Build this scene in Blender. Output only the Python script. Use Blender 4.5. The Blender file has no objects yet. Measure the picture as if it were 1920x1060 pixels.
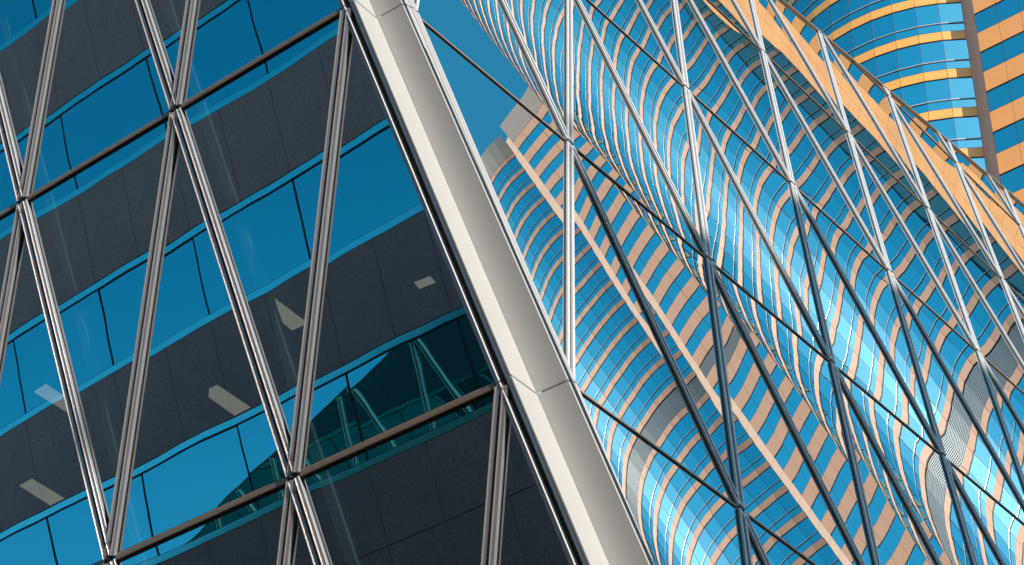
import bpy, math, random
from mathutils import Vector, Matrix
random.seed(7)
S = bpy.context.scene
COL = S.collection
GZ = 1.6                                   # eye height above the pavement

# ------------------------------------------------------------------ camera
PITCH, ROLL, FPX = 0.714946, 0.0611779, 3762.083
fw = Vector((0, math.cos(PITCH), math.sin(PITCH)))
up0 = Vector((0, -math.sin(PITCH), math.cos(PITCH)))
rt0 = Vector((1, 0, 0))
cr, sr = math.cos(ROLL), math.sin(ROLL)
rt = cr*rt0 + sr*up0
up = -sr*rt0 + cr*up0
cam = bpy.data.cameras.new('camera')
camo = bpy.data.objects.new('camera', cam)
COL.objects.link(camo)
camo.matrix_world = Matrix(((rt.x, up.x, -fw.x, 0), (rt.y, up.y, -fw.y, 0), (rt.z, up.z, -fw.z, GZ), (0, 0, 0, 1)))
cam.sensor_width = 36
cam.lens = FPX/1920*36
cam.clip_end = 5000
S.camera = camo

# ------------------------------------------------------------------ light
SUN_AZ, SUN_EL = math.radians(156), math.radians(42)      # azimuth clockwise from +Y
sd = Vector((math.sin(SUN_AZ)*math.cos(SUN_EL), math.cos(SUN_AZ)*math.cos(SUN_EL), math.sin(SUN_EL)))
sun = bpy.data.lights.new('sun', 'SUN'); sun.energy = 4.4; sun.angle = math.radians(0.5); sun.color = (1, .92, .82)
suno = bpy.data.objects.new('sun', sun); COL.objects.link(suno)
suno.rotation_euler = sd.to_track_quat('Z', 'Y').to_euler()
suno.location = (0, 0, 300)
W = bpy.data.worlds.new('World'); S.world = W; W.use_nodes = True
nt = W.node_tree; nt.nodes.clear()
sky = nt.nodes.new('ShaderNodeTexSky'); sky.sky_type = 'NISHITA'; sky.sun_disc = False
sky.sun_elevation = SUN_EL; sky.sun_rotation = SUN_AZ
sky.ozone_density = 4.0; sky.air_density = 1.0; sky.dust_density = 0.6
tint = nt.nodes.new('ShaderNodeMix'); tint.data_type = 'RGBA'; tint.blend_type = 'MULTIPLY'
tint.inputs[0].default_value = 1.0; tint.inputs[7].default_value = (0.21, 1.09, 1.0, 1)
bg = nt.nodes.new('ShaderNodeBackground'); bg.inputs[1].default_value = 0.15
wo = nt.nodes.new('ShaderNodeOutputWorld')
sp = nt.nodes.new('ShaderNodeSeparateColor'); mr = nt.nodes.new('ShaderNodeMapRange')
mr.inputs[1].default_value = 1.9; mr.inputs[2].default_value = 5.0; mr.inputs[3].default_value = 1.0; mr.inputs[4].default_value = .15
nt.links.new(sky.outputs[0], sp.inputs[0]); nt.links.new(sp.outputs[1], mr.inputs[0]); nt.links.new(mr.outputs[0], tint.inputs[0])
nt.links.new(sky.outputs[0], tint.inputs[6]); nt.links.new(tint.outputs[2], bg.inputs[0]); nt.links.new(bg.outputs[0], wo.inputs[0])
S.view_settings.view_transform = 'Standard'; S.view_settings.look = 'None'
S.view_settings.gamma = 1; S.view_settings.use_curve_mapping = False
S.view_settings.exposure = 0.22
S.cycles.max_bounces = 12; S.cycles.glossy_bounces = 8; S.cycles.transparent_max_bounces = 12
S.cycles.caustics_reflective = False

# ------------------------------------------------------------------ helpers
class MB:
    def __init__(s): s.v = []; s.f = []; s.m = []; s.sm = []
    def poly(s, pts, m=0, smooth=False):
        b = len(s.v); s.v += [tuple(p) for p in pts]; s.f.append(tuple(range(b, b+len(pts)))); s.m.append(m); s.sm.append(smooth)
    def prism(s, ring0, ring1, m=0, caps=True):
        n = len(ring0); b = len(s.v)
        s.v += [tuple(p) for p in ring0] + [tuple(p) for p in ring1]
        for i in range(n):
            j = (i+1) % n
            s.f.append((b+i, b+j, b+n+j, b+n+i)); s.m.append(m); s.sm.append(False)
        if caps:
            s.f.append(tuple(b+i for i in range(n))[::-1]); s.m.append(m); s.sm.append(False)
            s.f.append(tuple(b+n+i for i in range(n))); s.m.append(m); s.sm.append(False)
    def box(s, o, a, b, c, m=0):
        o, a, b, c = Vector(o), Vector(a), Vector(b), Vector(c)
        s.prism([o, o+a, o+a+b, o+b], [o+c, o+a+c, o+a+b+c, o+b+c], m)
    def bar(s, p, q, n, s0, s1, n0, n1, m=0):
        """box along p->q; sideways range s0..s1, range along the normal n0..n1"""
        p, q, n = Vector(p), Vector(q), Vector(n)
        d = (q-p).normalized(); t = n.cross(d).normalized()
        R = [t*s0+n*n0, t*s1+n*n0, t*s1+n*n1, t*s0+n*n1]
        s.prism([p+r for r in R], [q+r for r in R], m)
    def build(s, name, mats, parent=None, bevel=0.0, fixn=True):
        me = bpy.data.meshes.new(name); me.from_pydata(s.v, [], s.f)
        if not isinstance(mats, (list, tuple)): mats = [mats]
        for m in mats: me.materials.append(m)
        for i, p in enumerate(me.polygons): p.material_index = s.m[i]; p.use_smooth = s.sm[i]
        me.update()
        o = bpy.data.objects.new(name, me); COL.objects.link(o)
        if parent: o.parent = parent; o.matrix_parent_inverse = parent.matrix_basis.inverted()
        if bevel:
            bv = o.modifiers.new('bevel', 'BEVEL'); bv.width = bevel; bv.segments = 2; bv.limit_method = 'ANGLE'
            bv.harden_normals = False
        return o
def thing(name, label, cat, loc=(0, 0, 0), group=None):
    o = bpy.data.objects.new(name, None); COL.objects.link(o); o.location = loc; o.empty_display_size = 1
    o['label'] = label; o['category'] = cat
    if group: o['group'] = group
    return o

def newmat(name):
    m = bpy.data.materials.new(name); m.use_nodes = True; nt = m.node_tree; nt.nodes.clear()
    out = nt.nodes.new('ShaderNodeOutputMaterial'); return m, nt, out
def principled(name, col, rough=.5, metal=0., noise=0., nscale=8., spec=.5, grain=0., gscale=60, bump=0., stretch=None):
    m, nt, out = newmat(name)
    p = nt.nodes.new('ShaderNodeBsdfPrincipled'); nt.links.new(p.outputs[0], out.inputs[0])
    p.inputs['Base Color'].default_value = (*col, 1); p.inputs['Roughness'].default_value = rough
    p.inputs['Metallic'].default_value = metal; p.inputs['Specular IOR Level'].default_value = spec
    if noise or grain or bump:
        tc = nt.nodes.new('ShaderNodeTexCoord'); src = tc.outputs['Object']
        if stretch:
            mp = nt.nodes.new('ShaderNodeMapping'); mp.inputs['Scale'].default_value = stretch
            nt.links.new(src, mp.inputs[0]); src = mp.outputs[0]
        n1 = nt.nodes.new('ShaderNodeTexNoise'); n1.inputs['Scale'].default_value = nscale; n1.inputs['Detail'].default_value = 4
        n2 = nt.nodes.new('ShaderNodeTexNoise'); n2.inputs['Scale'].default_value = gscale; n2.inputs['Detail'].default_value = 2
        nt.links.new(src, n1.inputs[0]); nt.links.new(src, n2.inputs[0])
        a = nt.nodes.new('ShaderNodeMath'); a.operation = 'MULTIPLY_ADD'; a.inputs[1].default_value = 2*noise; a.inputs[2].default_value = 1-noise
        b = nt.nodes.new('ShaderNodeMath'); b.operation = 'MULTIPLY_ADD'; b.inputs[1].default_value = 2*grain; b.inputs[2].default_value = 1-grain
        nt.links.new(n1.outputs[0], a.inputs[0]); nt.links.new(n2.outputs[0], b.inputs[0])
        c = nt.nodes.new('ShaderNodeMath'); c.operation = 'MULTIPLY'; nt.links.new(a.outputs[0], c.inputs[0]); nt.links.new(b.outputs[0], c.inputs[1])
        hs = nt.nodes.new('ShaderNodeHueSaturation'); hs.inputs['Color'].default_value = (*col, 1)
        nt.links.new(c.outputs[0], hs.inputs['Value']); nt.links.new(hs.outputs[0], p.inputs['Base Color'])
        if bump:
            bp = nt.nodes.new('ShaderNodeBump'); bp.inputs['Strength'].default_value = bump; bp.inputs['Distance'].default_value = .02
            nt.links.new(n1.outputs[0], bp.inputs['Height']); nt.links.new(bp.outputs[0], p.inputs['Normal'])
    return m
def glass(name, refl_col, fac, body=(.01, .02, .03), transp=None, wav=0., wscale=1.2, rough=0.0, wdist=.01, wstretch=None, fine=None):
    """architectural glass: mirror-like coating over a dark body or a see-through pane, slightly wavy"""
    m, nt, out = newmat(name)
    g = nt.nodes.new('ShaderNodeBsdfGlossy'); g.inputs['Color'].default_value = (*refl_col, 1); g.inputs['Roughness'].default_value = rough
    if transp: b = nt.nodes.new('ShaderNodeBsdfTransparent'); b.inputs['Color'].default_value = (*transp, 1)
    else: b = nt.nodes.new('ShaderNodeBsdfDiffuse'); b.inputs['Color'].default_value = (*body, 1)
    mx = nt.nodes.new('ShaderNodeMixShader'); mx.inputs[0].default_value = fac
    nt.links.new(b.outputs[0], mx.inputs[1]); nt.links.new(g.outputs[0], mx.inputs[2]); nt.links.new(mx.outputs[0], out.inputs[0])
    if wav:
        tc = nt.nodes.new('ShaderNodeTexCoord'); src = tc.outputs['Object']
        if wstretch:
            mp = nt.nodes.new('ShaderNodeMapping'); mp.inputs['Scale'].default_value = wstretch
            nt.links.new(src, mp.inputs[0]); src = mp.outputs[0]
        n1 = nt.nodes.new('ShaderNodeTexNoise'); n1.inputs['Scale'].default_value = wscale; n1.inputs['Detail'].default_value = 1.5
        nt.links.new(src, n1.inputs[0])
        bp = nt.nodes.new('ShaderNodeBump'); bp.inputs['Strength'].default_value = wav; bp.inputs['Distance'].default_value = wdist
        nt.links.new(n1.outputs[0], bp.inputs['Height']); last = bp
        if fine:
            n2 = nt.nodes.new('ShaderNodeTexNoise'); n2.inputs['Scale'].default_value = fine[0]; n2.inputs['Detail'].default_value = 1
            nt.links.new(src, n2.inputs[0])
            b2 = nt.nodes.new('ShaderNodeBump'); b2.inputs['Strength'].default_value = 1; b2.inputs['Distance'].default_value = fine[1]
            nt.links.new(n2.outputs[0], b2.inputs['Height']); nt.links.new(bp.outputs[0], b2.inputs['Normal']); last = b2
        nt.links.new(last.outputs[0], g.inputs['Normal'])
    return m
M = dict(
    glassL=glass('street_side_glass', (.92, .95, .97), .52, transp=(.30, .38, .40), wav=1, wscale=.8, wdist=.001),
    glassR=glass('warped_mirror_glass', (.90, .99, 1.0), .96, body=(.01, .03, .04), wav=1, wscale=.6, wdist=.0009, fine=(5, .00002)),
    rail=principled('brushed_aluminium', (.84, .84, .85), .3, .1),
    raildark=principled('dark_gasket', (.012, .012, .014), .5),
    bronze=principled('bronze_transom', (.62, .42, .30), .35, .5, noise=.1, nscale=4),
    clad=principled('pale_cladding', (.61, .605, .60), .32, 0.0, noise=.03, nscale=1.5, spec=.6),
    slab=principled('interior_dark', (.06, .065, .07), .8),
    brace=principled('interior_brace_grey', (.85, .9, .9), .7),
    stonec=principled('granite_sun_yellow_tint', (1.0, .44, .10), .3, noise=.06, nscale=.8, grain=.08, gscale=9),  # yellower copy of the band stone, the sun's glow put into its colour
    stone1=principled('granite_warm_sun_tint', (1.0, .40, .12), .35, noise=.06, nscale=.8, grain=.08, gscale=9),  # band stone with warm direct sunlight put into its colour
    stone2=principled('granite_dim_light_tint', (.74, .385, .25), .65, spec=.3, noise=.07, nscale=.5, grain=.06, gscale=7),  # same band stone again, weaker light put into its colour
    pilast=principled('sun_gold_tinted_stone', (.86, .37, .13), .6, spec=.2, noise=.22, nscale=.25, grain=.05, gscale=5),  # gold tone and broad mottling stand in for strong sun and caustics
    corebody=principled('dark_service_core', (.06, .13, .19), .95, spec=.05),
    pier=principled('pale_pink_pier', (.72, .42, .28), .6, noise=.16, nscale=.35, grain=.05, gscale=5),
    bead=principled('glint_tinted_bead', (.84, .68, .61), .25, .6),  # warm tint paints the orange glints along the rail edges
    raill=principled('grey_painted_rail', (.62, .64, .67), .28, .4, noise=.05, nscale=3),
    capstone=principled('grey_cap_stone', (.40, .31, .27), .7, noise=.08, nscale=.5),
    joint=principled('grey_brown_stone', (.80, .42, .32), .6, noise=.12, nscale=.6, grain=.05, gscale=6),
    line=principled('dark_joint', (.03, .035, .05), .5),
    sill=principled('steel_sill', (.48, .47, .47), .4, .2),
    tglass=glass('tower_window_glass', (.36, .84, .92), .88, body=(.0, .05, .09), wav=0),
    louvre=principled('louvre_grey', (.30, .32, .34), .5),
    lbstone=principled('charcoal_granite', (.52, .42, .40), .45, noise=.14, nscale=.6, grain=.4, gscale=18),
    lbglass=glass('wall_window_glass', (.09, .64, .78), 1.0, body=(.0, .03, .05), wav=.3, wscale=.7, wdist=.006),
    lbtrim=glass('blue_window_trim', (.16, .84, .92), 1.0, rough=.2),
    roofm=principled('roof_membrane', (.12, .12, .12), .8),
    asphalt=principled('asphalt', (.05, .05, .052), .85, noise=.15, nscale=.5, grain=.3, gscale=20),
    paving=principled('paving', (.30, .22, .16), .8, noise=.1, nscale=.7, grain=.1, gscale=15),
    white=principled('road_paint', (.75, .75, .72), .6),
)
def emis(name, col, st):
    m, nt, out = newmat(name); e = nt.nodes.new('ShaderNodeEmission'); e.inputs[0].default_value = (*col, 1); e.inputs[1].default_value = st
    nt.links.new(e.outputs[0], out.inputs[0]); return m
M['lamp'] = emis('ceiling_light_diffuser', (1, .82, .58), .7)

# ------------------------------------------------------------------ facade lattice
Z = Vector((0, 0, GZ))
hL = Vector((-2.280254, 1.949472, 0)); hR = Vector((2.082129, 2.124322, 0))
C0 = Vector((-2.213542, 16.53348, 18.665928)) + Z
VL = Vector((2.199534, .078838, -5.649159))
CR0 = C0 + Vector((.766376, .149673, .147292)); VR = VL + Vector((-.082415, -.009278, .004974))
nRh = Vector((-.70, .714, 0))   # horizontal, away from the sun block
def cross_n(h, v, sgn):
    n = h.cross(v).normalized()
    return n if n.dot(Vector((0, 0, GZ))-C0) > 0 else -n
nL = cross_n(hL, VL, 1); nR = cross_n(hR, VR, 1)
def project(P):
    d = Vector(P)-Z; z = d.dot(fw)
    if z <= 0: return None
    return (960+FPX*d.dot(rt)/z, 530-FPX*d.dot(up)/z)
def ray(x, y): return (fw*FPX + rt*(x-960) + up*(530-y)).normalized()
def inview(pts, mar=60):
    q = [project(p) for p in pts]
    if any(a is None for a in q): return False
    xs = [a[0] for a in q]; ys = [a[1] for a in q]
    return max(xs) > -mar and min(xs) < 1920+mar and max(ys) > -mar and min(ys) < 1060+mar

class Face:
    def __init__(s, O, h, V, n, a, b, K, J1):
        s.O, s.h, s.V, s.n, s.a, s.b, s.K, s.J1 = O, h, V, n, a, b, K, J1   # roof line j = a + b*k
    def P(s, k, j, off=0): return s.O + s.h*k + s.V*j + s.n*off
    def ab(s, k):                                  # roof line of the bay k..k+1
        if s.kink is not None and k >= s.kink[0]: return s.kink[1], s.kink[2]
        return s.a, s.b
    kink = None
FL = Face(C0, hL, VL, nL, -2.15, .195, 14, 3)
FL.kink = (6, -1.70, .12)
FR = Face(CR0, hR, VR, nR, -2.09, -.122, 13, 3)
def clip(F, poly):
    ra, rb_ = F.ab(min(p[0] for p in poly))
    out = []
    n = len(poly)
    f = lambda p: p[1]-(ra+rb_*p[0])          # >=0 keep (below the roof line)
    for i in range(n):
        p, q = poly[i], poly[(i+1) % n]; fp, fq = f(p), f(q)
        if fp >= 0: out.append(p)
        if (fp >= 0) != (fq >= 0):
            t = fp/(fp-fq); out.append((p[0]+(q[0]-p[0])*t, p[1]+(q[1]-p[1])*t))
    return out

tower = thing('office_building', 'diagrid glass office building with silver crossing mullions and pale folded corner', 'building', (0, 14, 0))
tower.location = (C0.x+VL.x*3.5, C0.y, 0)
bpy.context.view_layer.update()

def pane_mesh(mb, F, tri, poly, amp, N=10, tw=(0, 0)):
    """glass pane with a slight pillow, subdivided so it reflects like bent sheet"""
    (k0, j0), (k1, j1), (k2, j2) = tri
    den = (j1-j2)*(k0-k2)+(k2-k1)*(j0-j2)
    def pt(k, j):
        l0 = ((j1-j2)*(k-k2)+(k2-k1)*(j-j2))/den; l1 = ((j2-j0)*(k-k2)+(k0-k2)*(j-j2))/den; l2 = 1-l0-l1
        w = amp*27*max(l0, 0)*max(l1, 0)*max(l2, 0)
        w += tw[0]*(l0-l1)*1.0 + tw[1]*(l2-.33)
        return F.P(k, j, w)
    for t in range(1, len(poly)-1):
        A, B, D = poly[0], poly[t], poly[t+1]
        b = len(mb.v); idx = {}
        for u in range(N+1):
            for v in range(N+1-u):
                w0 = 1-(u+v)/N
                k = A[0]*w0+B[0]*u/N+D[0]*v/N; j = A[1]*w0+B[1]*u/N+D[1]*v/N
                idx[u, v] = len(mb.v); mb.v.append(tuple(pt(k, j)))
        for u in range(N):
            for v in range(N-u):
                fs = [(idx[u, v], idx[u+1, v], idx[u, v+1])]
                if u+v < N-1: fs.append((idx[u+1, v], idx[u+1, v+1], idx[u, v+1]))
                for f in fs: mb.f.append(f); mb.m.append(0); mb.sm.append(True)

def build_face(F, side, gl):
    far = MB(); farm = MB(); nvis = 0
    vis = []
    for j in range(-4, F.J1):
        for k in range(-1, F.K+1):
            # lattice point (k,j) joins (k,j+1) and (k-1,j+1)
            for tri in ((((k, j), (k, j+1), (k-1, j+1)), ((k, j), (k+1, j), (k, j+1))) if side == 'R' else (((k, j), (k, j+1), (k+1, j+1)), ((k, j), (k+1, j), (k+1, j+1)))):
                if min(a+0 for a, _ in tri) < 0 and True:
                    if any(a < -0.01 for a, _ in tri): continue
                if max(a for a, _ in tri) > F.K: continue
                poly = clip(F, list(tri))
                if len(poly) < 3: continue
                ar = abs(sum(poly[i][0]*poly[(i+1) % len(poly)][1]-poly[(i+1) % len(poly)][0]*poly[i][1] for i in range(len(poly))))/2
                if ar < .01: continue
                rs = random.Random(hash((side, k, j, tri[1][0], tri[1][1])) % 100000)
                vis.append((inview([F.P(*p) for p in poly]), tri, poly, rs))
    for v, tri, poly, rs in vis:
        upt = tri[1][1] == tri[2][1]                       # apex-up triangle
        amp = (PIL_R if side == 'R' else PIL_L)*(1+.2*rs.uniform(-1, 1))*(1 if upt else .9)
        tw = (rs.uniform(-1, 1)*.0011, rs.uniform(-1, 1)*.0011)
        if v:
            mb = MB(); pane_mesh(mb, F, tri, poly, amp, 12, tw)
            mb.build('glass_pane', gl, tower)
        else: pane_mesh(far, F, tri, poly, amp, 5, tw)
    if far.v:
        o = far.build('glass_pane', gl, tower); o['kind'] = 'stuff'
    # mullions: two rails with a dark groove between
    def seg(p, q, kind):
        for _ in range(1):
            ra, rb_ = F.ab(min(p[0], q[0])); fp = p[1]-(ra+rb_*p[0]); fq = q[1]-(ra+rb_*q[0])
            if fp < 0 and fq < 0: return
            if fp < 0 or fq < 0:
                t = fp/(fp-fq); c = (p[0]+(q[0]-p[0])*t, p[1]+(q[1]-p[1])*t)
                if fp < 0: p = c
                else: q = c
        A, B = F.P(*p), F.P(*q)
        if (A-B).length < .12: return
        d = (B-A).normalized(); n = F.n
        if kind == 'diag':
            A = A+d*.045; B = B-d*.045
            mb = MB()
            w0, w1 = RW[side]
            hh = .055 if side == 'L' else .04
            mb.bar(A, B, n, w0, w1, -.04, hh, 0); mb.bar(A, B, n, -w1, -w0, -.04, hh, 0)
            if side == 'L': mb.bar(A, B, n, w0+.004, w0+.014, .055, .070, 2); mb.bar(A, B, n, -w1+.004, -w1+.014, .055, .070, 2)
            mb.bar(A, B, n, -w0, w0, -.04, .008, 1)
            gk = .012 if side == 'L' else .018
            mb.bar(A, B, n, w1, w1+gk, -.03, .012, 1); mb.bar(A, B, n, -w1-gk, -w1, -.03, .012, 1)
            nm = 'diagonal_mullion'
            mats = [M['rail'] if side == 'R' else M['raill'], M['raildark'], M['bead']]
        else:
            A = A+d*TG[side]; B = B-d*TG[side]
            if (B-A).dot(d) < .05: return
            mb = MB(); wt = TW[side]
            mb.bar(A, B, n, -wt, wt, -.04, .006, 1)
            mb.bar(A, B, n, -wt*.45, wt*.45 if side == 'L' else wt*.9, .006, .04 if side == 'L' else .02, 0)
            mb.bar(A, B, n, -wt*.8, -wt*.55, .006, .02, 0)
            nm = 'transom'; mats = [M['bronze'], M['raildark']]
        if inview([A, B, (A+B)/2], 20):
            mb.build(nm, mats, tower, bevel=.004)
        else:
            b = len(fd[nm].v); fd[nm].v += mb.v; fd[nm].f += [tuple(i+b for i in f) for f in mb.f]; fd[nm].m += mb.m; fd[nm].sm += mb.sm
    fd = {'diagonal_mullion': MB(), 'transom': MB()}
    for j in range(-4, F.J1+1):
        for k in range(0, F.K+1):
            if k < F.K: seg((k, j), (k+1, j), 'tr')
            if j < F.J1:
                if k > 0: seg((k, j), (k, j+1), 'diag')
                if side == 'R' and k >= 1: seg((k, j), (k-1, j+1), 'diag')
                if side == 'L' and k < F.K: seg((k, j), (k+1, j+1), 'diag')
    for nm, mb in fd.items():
        if mb.v:
            o = mb.build(nm, [M['rail'] if nm[0] == 'd' else M['bronze'], M['raildark'], M['bead']], tower); o['kind'] = 'stuff'
    # roof edge coping
    mb = MB(); kk = [0, F.K] if F.kink is None else [0, F.kink[0], F.K]
    for u, v in zip(kk[:-1], kk[1:]):
        ra, rb_ = F.ab(u); mb.bar(F.P(u, ra+rb_*u), F.P(v, ra+rb_*v), F.n, -.022, .022, -.1, .05, 0)
    mb.build('roof_coping', M['bronze'], tower)
PIL_R, PIL_L = .0028, .0016
RW = {'L': (.018, .082), 'R': (.024, .060)}
TW = {'L': .07, 'R': .022}; TG = {'L': .10, 'R': .085}
build_face(FL, 'L', M['glassL'])
build_face(FR, 'R', M['glassR'])

# folded corner cladding, a re-entrant fold between the two faces; local axes a = -hL dir, b = hR dir
ea = (-hL).normalized(); eb = hR.normalized()
def sec(j, pts): return [C0+VL*j+ea*x+eb*y for x, y in pts]
NEARJ = [-3, -2, -1, 0, 1, 2, 3]
g = .012
for j0, j1 in zip([-2.15]+[-2, -1, 0, 1, 2], [-2, -1, 0, 1, 2, 3]):
    d = VL.normalized()
    for nm, A, B in (('corner_panel', (.150, -.070), (.147, .336)), ('corner_panel', (.150, .339), (.557, .337))):
        mb = MB()
        if nm and A[1] < 0: ring = [A, B, (B[0]+.0, B[1]+.03), (A[0]+.03, B[1]+.03), (A[0]+.03, A[1]+.0)]
        # thin folded sheet
        if A[1] < 0: ring = [(.150, -.070), (.147, .336), (.117, .336), (.120, -.070)]
        else: ring = [(.150, .339), (.557, .339), (.557, .37), (.150, .37)]
        a = [p+d*g for p in sec(j0, ring)]; b = [p-d*g for p in sec(j1, ring)]
        mb.prism(a, b); mb.build('corner_panel', M['clad'], tower, bevel=.006)
    # left side rails: glazing rail, groove, return strip
    mb = MB()
    def pr(ring, m):
        a = [p+d*g for p in sec(j0, ring)]; b = [p-d*g for p in sec(j1, ring)]; mb.prism(a, b, m)
    pr([(-.085, -.045), (-.015, -.055), (-.015, .06), (-.085, .06)], 0)
    pr([(-.04, -.062), (-.02, -.066), (-.02, -.05), (-.04, -.05)], 0)
    pr([(-.10, -.01), (-.085, -.01), (-.085, .05), (-.10, .05)], 1)
    pr([(-.015, .0), (.062, .0), (.062, .05), (-.015, .05)], 1)
    pr([(.062, -.05), (.117, -.068), (.117, .06), (.062, .06)], 0)
    mb.build('corner_mullion', [M['rail'], M['raildark']], tower, bevel=.004)
    # right side rails follow the right lattice edge
    mb = MB()
    A = FR.P(0, j0); B = FR.P(0, j1); dd = (B-A).normalized(); A += dd*g; B -= dd*g; n = nR
    t = n.cross(dd).normalized()
    sgn = 1 if t.dot(hR) > 0 else -1
    def rb(s0, s1, n0, n1, m):
        lo, hi = sorted((s0*sgn, s1*sgn)); mb.bar(A, B, n, lo, hi, n0, n1, m)
    rb(.016, .074, -.04, .055, 2); rb(.074, .086, -.03, .012, 1)
    rb(-.016, .016, -.04, .008, 1)
    rb(-.074, -.016, -.04, .066, 2); rb(-.16, -.074, -.06, .052, 2)
    mb.build('corner_mullion', [M['rail'], M['raildark'], M['clad']], tower, bevel=.004)
# dark backing behind the fold, so nothing shines through
mb = MB(); ring = [(-.01, .06), (.11, .06), (.11, .375), (.53, .375), (.53, .5), (-.01, .5)]
mb.prism(sec(-2.15, ring), sec(3, ring)); mb.build('corner_backing', M['raildark'], tower)

# sloping roof
q = [FL.P(FL.K, -.02, -.15), FL.P(6, -.98, -.15), FL.P(0, FL.a, -.15), FR.P(0, FR.a, -.15), FR.P(FR.K, FR.a+FR.b*FR.K, -.15)]
q.append(Vector((q[4].x+q[0].x-q[2].x, q[4].y+q[0].y-q[2].y, q[0].z)))
mb = MB(); ctr = sum(q, Vector())/6
for i in range(6): mb.prism([q[i], q[(i+1) % 6], ctr], [q[i]-Vector((0, 0, .3)), q[(i+1) % 6]-Vector((0, 0, .3)), ctr-Vector((0, 0, .3))])
mb.build('roof', M['roofm'], tower)

# interior: floor slabs, rear partition, braces, ceiling lights
back = (hR.normalized()+hL.normalized())
def innerP(F, k, j, dn): return F.P(k, j) + (hR.normalized() if F is FL else hL.normalized())*dn
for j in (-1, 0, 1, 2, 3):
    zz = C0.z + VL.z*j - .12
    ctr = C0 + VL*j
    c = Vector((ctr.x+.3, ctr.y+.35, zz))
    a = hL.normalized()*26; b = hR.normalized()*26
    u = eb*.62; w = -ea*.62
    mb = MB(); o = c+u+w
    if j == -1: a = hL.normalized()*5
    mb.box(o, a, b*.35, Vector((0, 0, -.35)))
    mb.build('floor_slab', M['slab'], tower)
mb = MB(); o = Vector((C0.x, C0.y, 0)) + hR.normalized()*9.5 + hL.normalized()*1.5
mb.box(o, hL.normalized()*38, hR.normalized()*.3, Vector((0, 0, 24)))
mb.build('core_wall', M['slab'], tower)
for j in range(-1, 3):
    for k in range(0, 5):
        A = FL.P(k, j); B = FL.P(k, j+1)
        if not inview([A, B], 200): continue
        sh = hR.normalized()*.34 + ea*.14
        n = nL
        mb = MB(); mb.bar(A+sh, B+sh, n, -.065, .065, -.12, 0)
        mb.build('interior_brace', M['brace'], tower)
CZ = C0.z - .12 - .35 - .004
for quad in ([(479, 533), (577, 606), (548, 620), (491, 576)], [(407, 722), (470, 764), (440, 780), (391, 745), (392, 729)],
             [(63, 735), (86, 720), (128, 748), (128, 775)], [(36, 911), (60, 898), (121, 935), (94, 948)],
             [(776, 530), (806, 518), (817, 530), (786, 542)]):
    pts = []
    for q in quad:
        d = ray(*q); t = (CZ-GZ)/d.z; pts.append(Z+d*t)
    mb = MB(); top = [p+Vector((0, 0, .0035)) for p in pts]
    mb.prism(pts, top); mb.build('ceiling_light', M['lamp'], tower)
# body behind the mirror glass, opaque base storeys
mb = MB()
A = FR.P(0, 3); B = FR.P(FR.K, 3)
o = Vector((A.x, A.y, 0)); dv = Vector((B.x-A.x, B.y-A.y, 0))
mb.box(o, dv, Vector((0, 0, A.z)), hL.normalized()*9, 0)
A = FL.P(0, 3); B = FL.P(FL.K, 3)
mb.box(Vector((A.x, A.y, 0))+hR.normalized()*.3+hL.normalized()*.1, Vector((B.x-A.x, B.y-A.y, 0)), hR.normalized()*9, Vector((0, 0, A.z-.02)), 0)
mb.build('base_storeys', M['joint'], tower)

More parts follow.
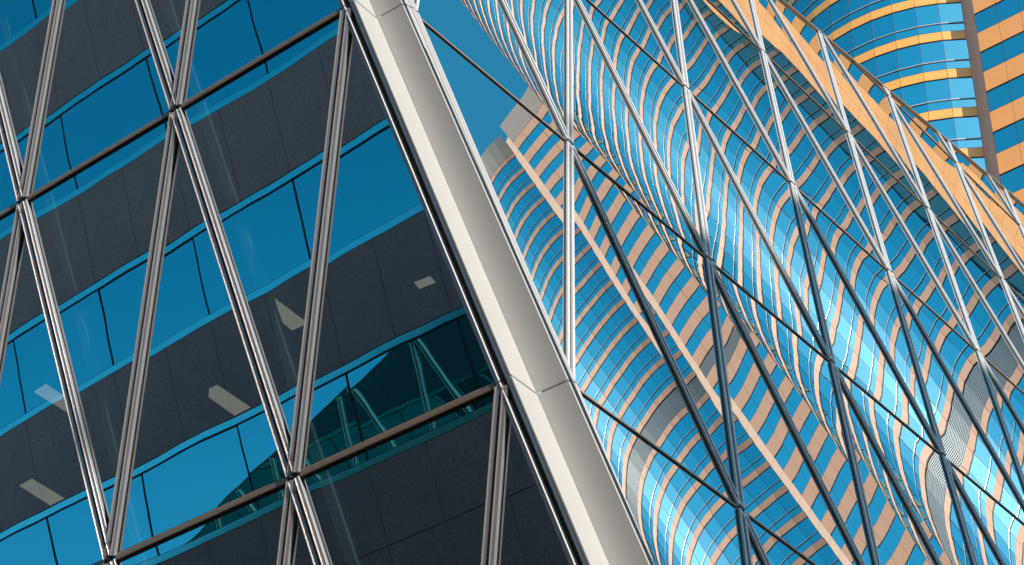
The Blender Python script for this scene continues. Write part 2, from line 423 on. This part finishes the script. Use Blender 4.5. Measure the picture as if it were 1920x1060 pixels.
# ------------------------------------------------------------------ striped towers
def aznv(a): a = math.radians(a); return Vector((math.sin(a), math.cos(a), 0))
def striped_tower(root, segs, ztop, phase, floor=4.0, stone=None, stonec=None, pil=None, joint=None, louvres=(), zmin=0, rear=None, rs=random.Random(3), cap=2.2):
    """segs: list of (kind, [points left to right as seen]) ; phase = height of one spandrel underside"""
    k0 = math.floor((zmin-phase)/floor)+1
    k1 = int((ztop-phase)//floor)
    def outn(p, q): t = (q-p).normalized(); return Vector((t.y, -t.x, 0))
    for kind, pts in segs:
        if kind == 'plain':
            for mat_i, (nm, th) in enumerate((('pilaster', .25),)):
                mb = MB()
                for p, q in zip(pts[:-1], pts[1:]):
                    n = outn(p, q); z = phase+(k0-1)*floor
                    while z < ztop:
                        for zz, hh in ((z, floor*.5),(z+floor*.5, floor*.5)):
                            L = (q-p).length; nn = max(1, round(L/1.5))
                            for i in range(nn):
                                a = p+(q-p)*(i/nn)+(q-p).normalized()*.012; b = p+(q-p)*((i+1)/nn)-(q-p).normalized()*.012
                                mb.box(a-n*.2+Vector((0, 0, zz+.012)), b-a, n*.2, Vector((0, 0, hh-.024)), 0)
                        z += floor
                    mb.box(p-n*.3, q-p, n*.285, Vector((0, 0, ztop)), 1)
                mb.build('pilaster', [pil if kind == 'plain' else joint, M['line']], root)
            continue
        if kind == 'recess':
            mb = MB()
            for p, q in zip(pts[:-1], pts[1:]):
                n = outn(p, q); z = phase+(k0-1)*floor
                while z < ztop:
                    for zz, hh in ((z, 1.0), (z+1.0, 3.0)):
                        L = (q-p).length; nn = max(1, round(L/1.15))
                        for i in range(nn):
                            a = p+(q-p)*(i/nn)+(q-p).normalized()*.012; b = p+(q-p)*((i+1)/nn)-(q-p).normalized()*.012
                            mb.box(a-n*.2+Vector((0, 0, zz+.012)), b-a, n*.2, Vector((0, 0, hh-.024)), 0)
                    z += floor
                mb.box(p-n*.3, q-p, n*.285, Vector((0, 0, ztop)), 1)
            mb.build('corner_return', [joint, M['line']], root); continue
        for fl in range(k0, k1+1):
            zb = phase+fl*floor             # spandrel underside
            cur = kind == 'curve'
            sp = .96 if cur else 2.0
            lou = zb in louvres or any(abs(zb-l) < 2.3 for l in louvres)
            ms, mw = MB(), MB()
            for si, (p, q) in enumerate(zip(pts[:-1], pts[1:])):
                n = outn(p, q); t = (q-p).normalized(); e = t*.014
                # spandrel panel and its dark shadow joints
                mb = ms
                mb.box(p+e-n*.1+Vector((0, 0, zb+.05)), (q-p)-2*e, n*.16, Vector((0, 0, sp-.10)), 0)
                mb.box(p-n*.1+Vector((0, 0, zb-.02)), (q-p), n*.13, Vector((0, 0, sp+.04)), 1)
                # window below the spandrel: zb-floor+sp .. zb
                w0 = zb-floor+sp+.02; w1 = zb-.02
                if lou:
                    mw.poly([p-n*.06+Vector((0, 0, w0)), q-n*.06+Vector((0, 0, w0)), q-n*.06+Vector((0, 0, w1)), p-n*.06+Vector((0, 0, w1))], 3)
                    z = w0
                    while z < w1-.1:
                        mw.box(p-n*.05+Vector((0, 0, z)), q-p, n*.03, Vector((0, 0, .09)), 3); z += .2
                    continue
                def pane(z0, z1):
                    j = [rs.uniform(-1, 1)*.006 for _ in range(4)]
                    off = [n*x for x in (j[0], j[1], j[1]+j[2], j[0]+j[2])]
                    mw.poly([p+off[0]+Vector((0, 0, z0)), q+off[1]+Vector((0, 0, z0)), q+off[2]+Vector((0, 0, z1)), p+off[3]+Vector((0, 0, z1))], 0)
                if cur:
                    zs = w0+.84
                    pane(w0, zs); pane(zs+.08, w1)
                    mw.box(p+Vector((0, 0, zs)), q-p, n*.05, Vector((0, 0, .08)), 1)
                    mw.box(p+Vector((0, 0, zs-.05)), q-p, n*.03, Vector((0, 0, .05)), 2)
                else: pane(w0, w1)
                mw.box(p-t*.02+Vector((0, 0, w0)), t*.04, n*.025, Vector((0, 0, w1-w0)), 2)
            ms.build('curved_spandrel' if cur else 'flat_spandrel', [(stonec or stone) if cur else stone, M['line']], root)
            mw.build('curved_window_band' if cur else 'flat_window_band', [M['tglass'], M['sill'], M['line'], M['louvre']], root)
        # parapet cap
        mb = MB(); zt = phase+k1*floor+(.96 if kind == 'curve' else 2.0)
        for p, q in zip(pts[:-1], pts[1:]):
            n = outn(p, q); mb.box(p-n*.4+Vector((0, 0, zt)), q-p, n*.48, Vector((0, 0, cap)), 0)
        mb.build('parapet', M['capstone'], root)
    if rear:
        mb = MB(); allp = [p for _, pts in segs for p in pts]
        ring = allp+rear
        zt = phase+k1*floor+1
        mb.prism([Vector((p.x, p.y, 0)) for p in ring], [Vector((p.x, p.y, zt)) for p in ring], 0)
        # pull the core slightly inside the skin
        cx = sum(p.x for p in ring)/len(ring); cy = sum(p.y for p in ring)/len(ring)
        mb.v = [(cx+(x-cx)*.965, cy+(y-cy)*.965, z) for x, y, z in mb.v]
        mb.build('building_core', M['corebody'], root)
def arc(c, R, a0, a1, n):
    """points on a circle; a = compass angle of the outward normal"""
    return [c+aznv(a0+(a1-a0)*i/n)*R for i in range(n+1)]

# ------------------------------------------------------------------ block towards the sun whose shadow lies on the lower right face
bk = thing('office_block', 'stepped grey office block across the street whose shadow falls on the facade', 'building', (60, -30, 0))
bpy.context.view_layer.update()
for kk, jj, wd in ((1.1, -.12, 8.0), (3.4, -.9, 46.0)):
    q = FR.P(kk, jj); sh_ = Vector((sd.x, sd.y, 0)).normalized()*46
    hz = q.z+46*math.tan(SUN_EL); b0 = Vector((q.x, q.y, 0))+sh_
    mb = MB(); mb.box(b0, hR.normalized()*wd, -nRh*18, Vector((0, 0, hz))); mb.build('block_body', M['lbstone'], bk)
    mb = MB(); z = 4.
    while z < hz-3:
        for wx in range(int(wd/3)): mb.box(b0+hR.normalized()*(wx*3+.4)+nRh*.0+Vector((0, 0, z)), hR.normalized()*2.2, nRh*-.0+Vector((nRh.x, nRh.y, 0))*-.03, Vector((0, 0, 1.8)))
        z += 3.8
    mb.build('window_band', M['tglass'], bk)

TWR = 'striped towers round the glass office building'
# T1 seen directly, top right
V0 = Vector((0, 0, 0))
pj = aznv(18.15)*102.0; pf = aznv(18.62)*99.8
c1 = pj + Vector((.10, 1.0, 0)).normalized()*13.2
a_end = math.degrees(math.atan2((pj-c1).x, (pj-c1).y)) % 360
left_a = a_end+7*11.4
cyl = arc(c1, 13.2, left_a, a_end, 11)
fdir = aznv(131)
flat = [pf+fdir*1.705*i for i in range(0, 14)]
t1 = thing('striped_tower', 'curved blue glass tower banded in stone tinted sunny orange, standing behind the roof edge', 'tower', (c1.x, c1.y, 0), TWR)
bpy.context.view_layer.update()
lp = cyl[0]; outer = [lp+aznv(285)*1.2+aznv(200)*.3, lp]
colp = [lp+aznv(300)*1.5, lp+aznv(300)*.2]
striped_tower(t1, [('flat', [lp+aznv(310)*8.6, lp+aznv(310)*6.2, lp+aznv(310)*4.4, lp+aznv(310)*2.6]), ('recess', [lp+aznv(310)*2.5, lp]), ('curve', cyl), ('recess', [pj, pf+aznv(311)*.02]), ('flat', flat), ('plain', [flat[-1], flat[-1]+aznv(113)*2.4])], 215, 110.1+GZ, stone=M['stone1'], stonec=M['stonec'], pil=M['pilast'], joint=M['joint'],
              rear=[flat[-1]+aznv(30)*30, lp+aznv(41)*30])
# mirror camera of the right face
CRv = Vector((0, 0, 0)); P0 = CR0-Z
CRv = nR*(2*nR.dot(P0)); CRh = Vector((CRv.x, CRv.y, 0)); CRz = CRv.z+GZ
def fromR(az, D): return CRh+aznv(az)*D
# A
cA = fromR(44.5, 111.5); RA = 14.5
pcy = None
angs = []
def visaz(P): d = P-CRh; return math.degrees(math.atan2(d.x, d.y))
# right end of the cylinder goes past the silhouette; left end where azimuth = 42.4
lo, hi = 224.5, 300.0
for _ in range(60):
    mid = (lo+hi)/2
    if visaz(cA+aznv(mid)*RA) > 42.4: lo = mid
    else: hi = mid
aA = lo
cylA = arc(cA, RA, aA+36, 118, 24)
pA = cylA[0]
pil0 = fromR(40.55, (pA-CRh).length+.6)
tA = thing('striped_tower', 'rounded blue glass tower with stone bands tinted as softly lit, mirrored in the warped facade', 'tower', (cA.x, cA.y, 0), TWR)
bpy.context.view_layer.update()
flatA = [pil0+aznv(310)*1.75*i for i in range(12, -1, -1)]
striped_tower(tA, [('curve', cylA)], 222, CRz+1.235*97.6-.5, stone=M['stone2'], pil=M['pilast'], joint=M['joint'],
              louvres=(CRz+1.01*97.6,), rear=[cylA[-1]+aznv(40)*20, cylA[0]+aznv(40)*20])
# T3
c3 = fromR(55.8, 134.0); R3 = 13.5
lo, hi = 235.8, 320.0
for _ in range(60):
    mid = (lo+hi)/2
    if visaz(c3+aznv(mid)*R3) > 55.1: lo = mid
    else: hi = mid
cyl3 = arc(c3, R3, lo, 130, 18)
p3 = cyl3[0]; q3 = p3-aznv(118)*1.05
flat3 = [q3+aznv(310)*1.9*i for i in range(3, -1, -1)]
t3 = thing('striped_tower', 'blue tower with bold stone stripes and slim corner pier, mirrored beside the pale corner', 'tower', (c3.x, c3.y, 0), TWR)
bpy.context.view_layer.update()
striped_tower(t3, [('flat', flat3), ('plain', [q3, p3]), ('curve', cyl3)], CRz+1.66*122, CRz+1.36*120.5, stone=M['stone2'], pil=M['pier'], joint=M['joint'],
              louvres=(CRz+1.21*121,), rear=[cyl3[-1]+aznv(50)*15, flat3[0]+aznv(40)*25], cap=5)

# ------------------------------------------------------------------ the wall mirrored in the left face
CLv = nL*(2*nL.dot(C0-Z)); CLh = Vector((CLv.x, CLv.y, 0)); CLz = CLv.z+GZ
DW = 33.0; wn = aznv(220-.4)                    # direction from the mirrored eye to the wall
wt = aznv(310-.4)                               # along the wall, s axis
W0 = CLh+wn*DW
lb = thing('stone_faced_building', 'charcoal stone office block with long blue window bands, mirrored in the left face', 'building', (W0.x+wt.x*25, W0.y+wt.y*25, 0))
bpy.context.view_layer.update()
zo = GZ+(CLz-GZ-7.91)                           # keep measured heights
def wp(s, z, off=0): return W0+wt*s-wn*off+Vector((0, 0, z))
s_l, s_r = -12.0, 62.0
per = 4.58; zb0 = 17.27+zo
s0 = 25.08-3.21*12
FLR = range(-3, 6)
for i in FLR:
    z0 = zb0+i*per; z1 = z0+2.27; z2 = z0+per
    win = i >= 0
    mw = MB(); ms = MB()
    s = s0
    n = 0
    while s < s_r:
        e = s+3.21
        if win:
            rs = random.Random(n*31+i)
            dz = [rs.uniform(-1, 1)*.006 for _ in range(3)]
            mw.poly([wp(s+.015, z0+.18, dz[0]), wp(e-.015, z0+.18, dz[1]), wp(e-.015, z1-.2, dz[1]+dz[2]), wp(s+.015, z1-.2, dz[0]+dz[2])], 0)
            mw.box(wp(s-.022, z0+.16, -.05), wt*.044, -wn*.065, Vector((0, 0, z1-z0-.34)), 1)
            mw.box(wp(s, z1-.2, -.05), wt*3.21, -wn*.06, Vector((0, 0, .04)), 1)
            mw.box(wp(s, z1-.155, -.05), wt*3.21, -wn*.08, Vector((0, 0, .15)), 2)
            mw.box(wp(s, z0+.01, -.05), wt*3.21, -wn*.08, Vector((0, 0, .15)), 2)
        lo_ = z1 if win else z0
        hs = [(lo_, z2)] if win else [(z0, z0+2.85), (z0+2.85, z2)]
        for a, b in hs:
            for h in (0, 1):
                ms.box(wp(s+h*1.605+.008, a+.01, -.2), wt*(1.605-.016), -wn*.25, Vector((0, 0, b-a-.02)), 0)
        s = e; n += 1
    ms.box(wp(s0, z1 if win else z0, -.25), wt*(s-s0), -wn*.2, Vector((0, 0, z2-(z1 if win else z0))), 1)
    ms.build('stone_band', [M['lbstone'], M['line']], lb)
    if win: mw.build('window_band', [M['lbglass'], M['line'], M['lbtrim']], lb)
mb = MB(); mb.box(wp(s0, 0, -.3), wt*(s-s0), wn*14, Vector((0, 0, zb0+6*per+1)), 0)
mb.build('building_core', M['lbstone'], lb)
mb = MB(); mb.box(wp(s0, zb0+6*per+.01, -.6), wt*(s-s0), -wn*.7, Vector((0, 0, 1.1)), 0)
mb.build('parapet', M['lbstone'], lb)

# ------------------------------------------------------------------ ground
def sheet(name, pts, z, mat):
    mb = MB(); mb.poly([Vector((p[0], p[1], z)) for p in pts]); o = mb.build(name, mat); o['kind'] = 'structure'; return o
sheet('ground', [(-2500, -2500), (2500, -2500), (2500, 2500), (-2500, 2500)], 0, M['paving'])
r0 = W0+wt*-60-wn*5; 
rd = [r0, r0+wt*260, r0+wt*260-wn*7.5, r0-wn*7.5]
sheet('road', [(p.x, p.y) for p in rd], .004, M['asphalt'])
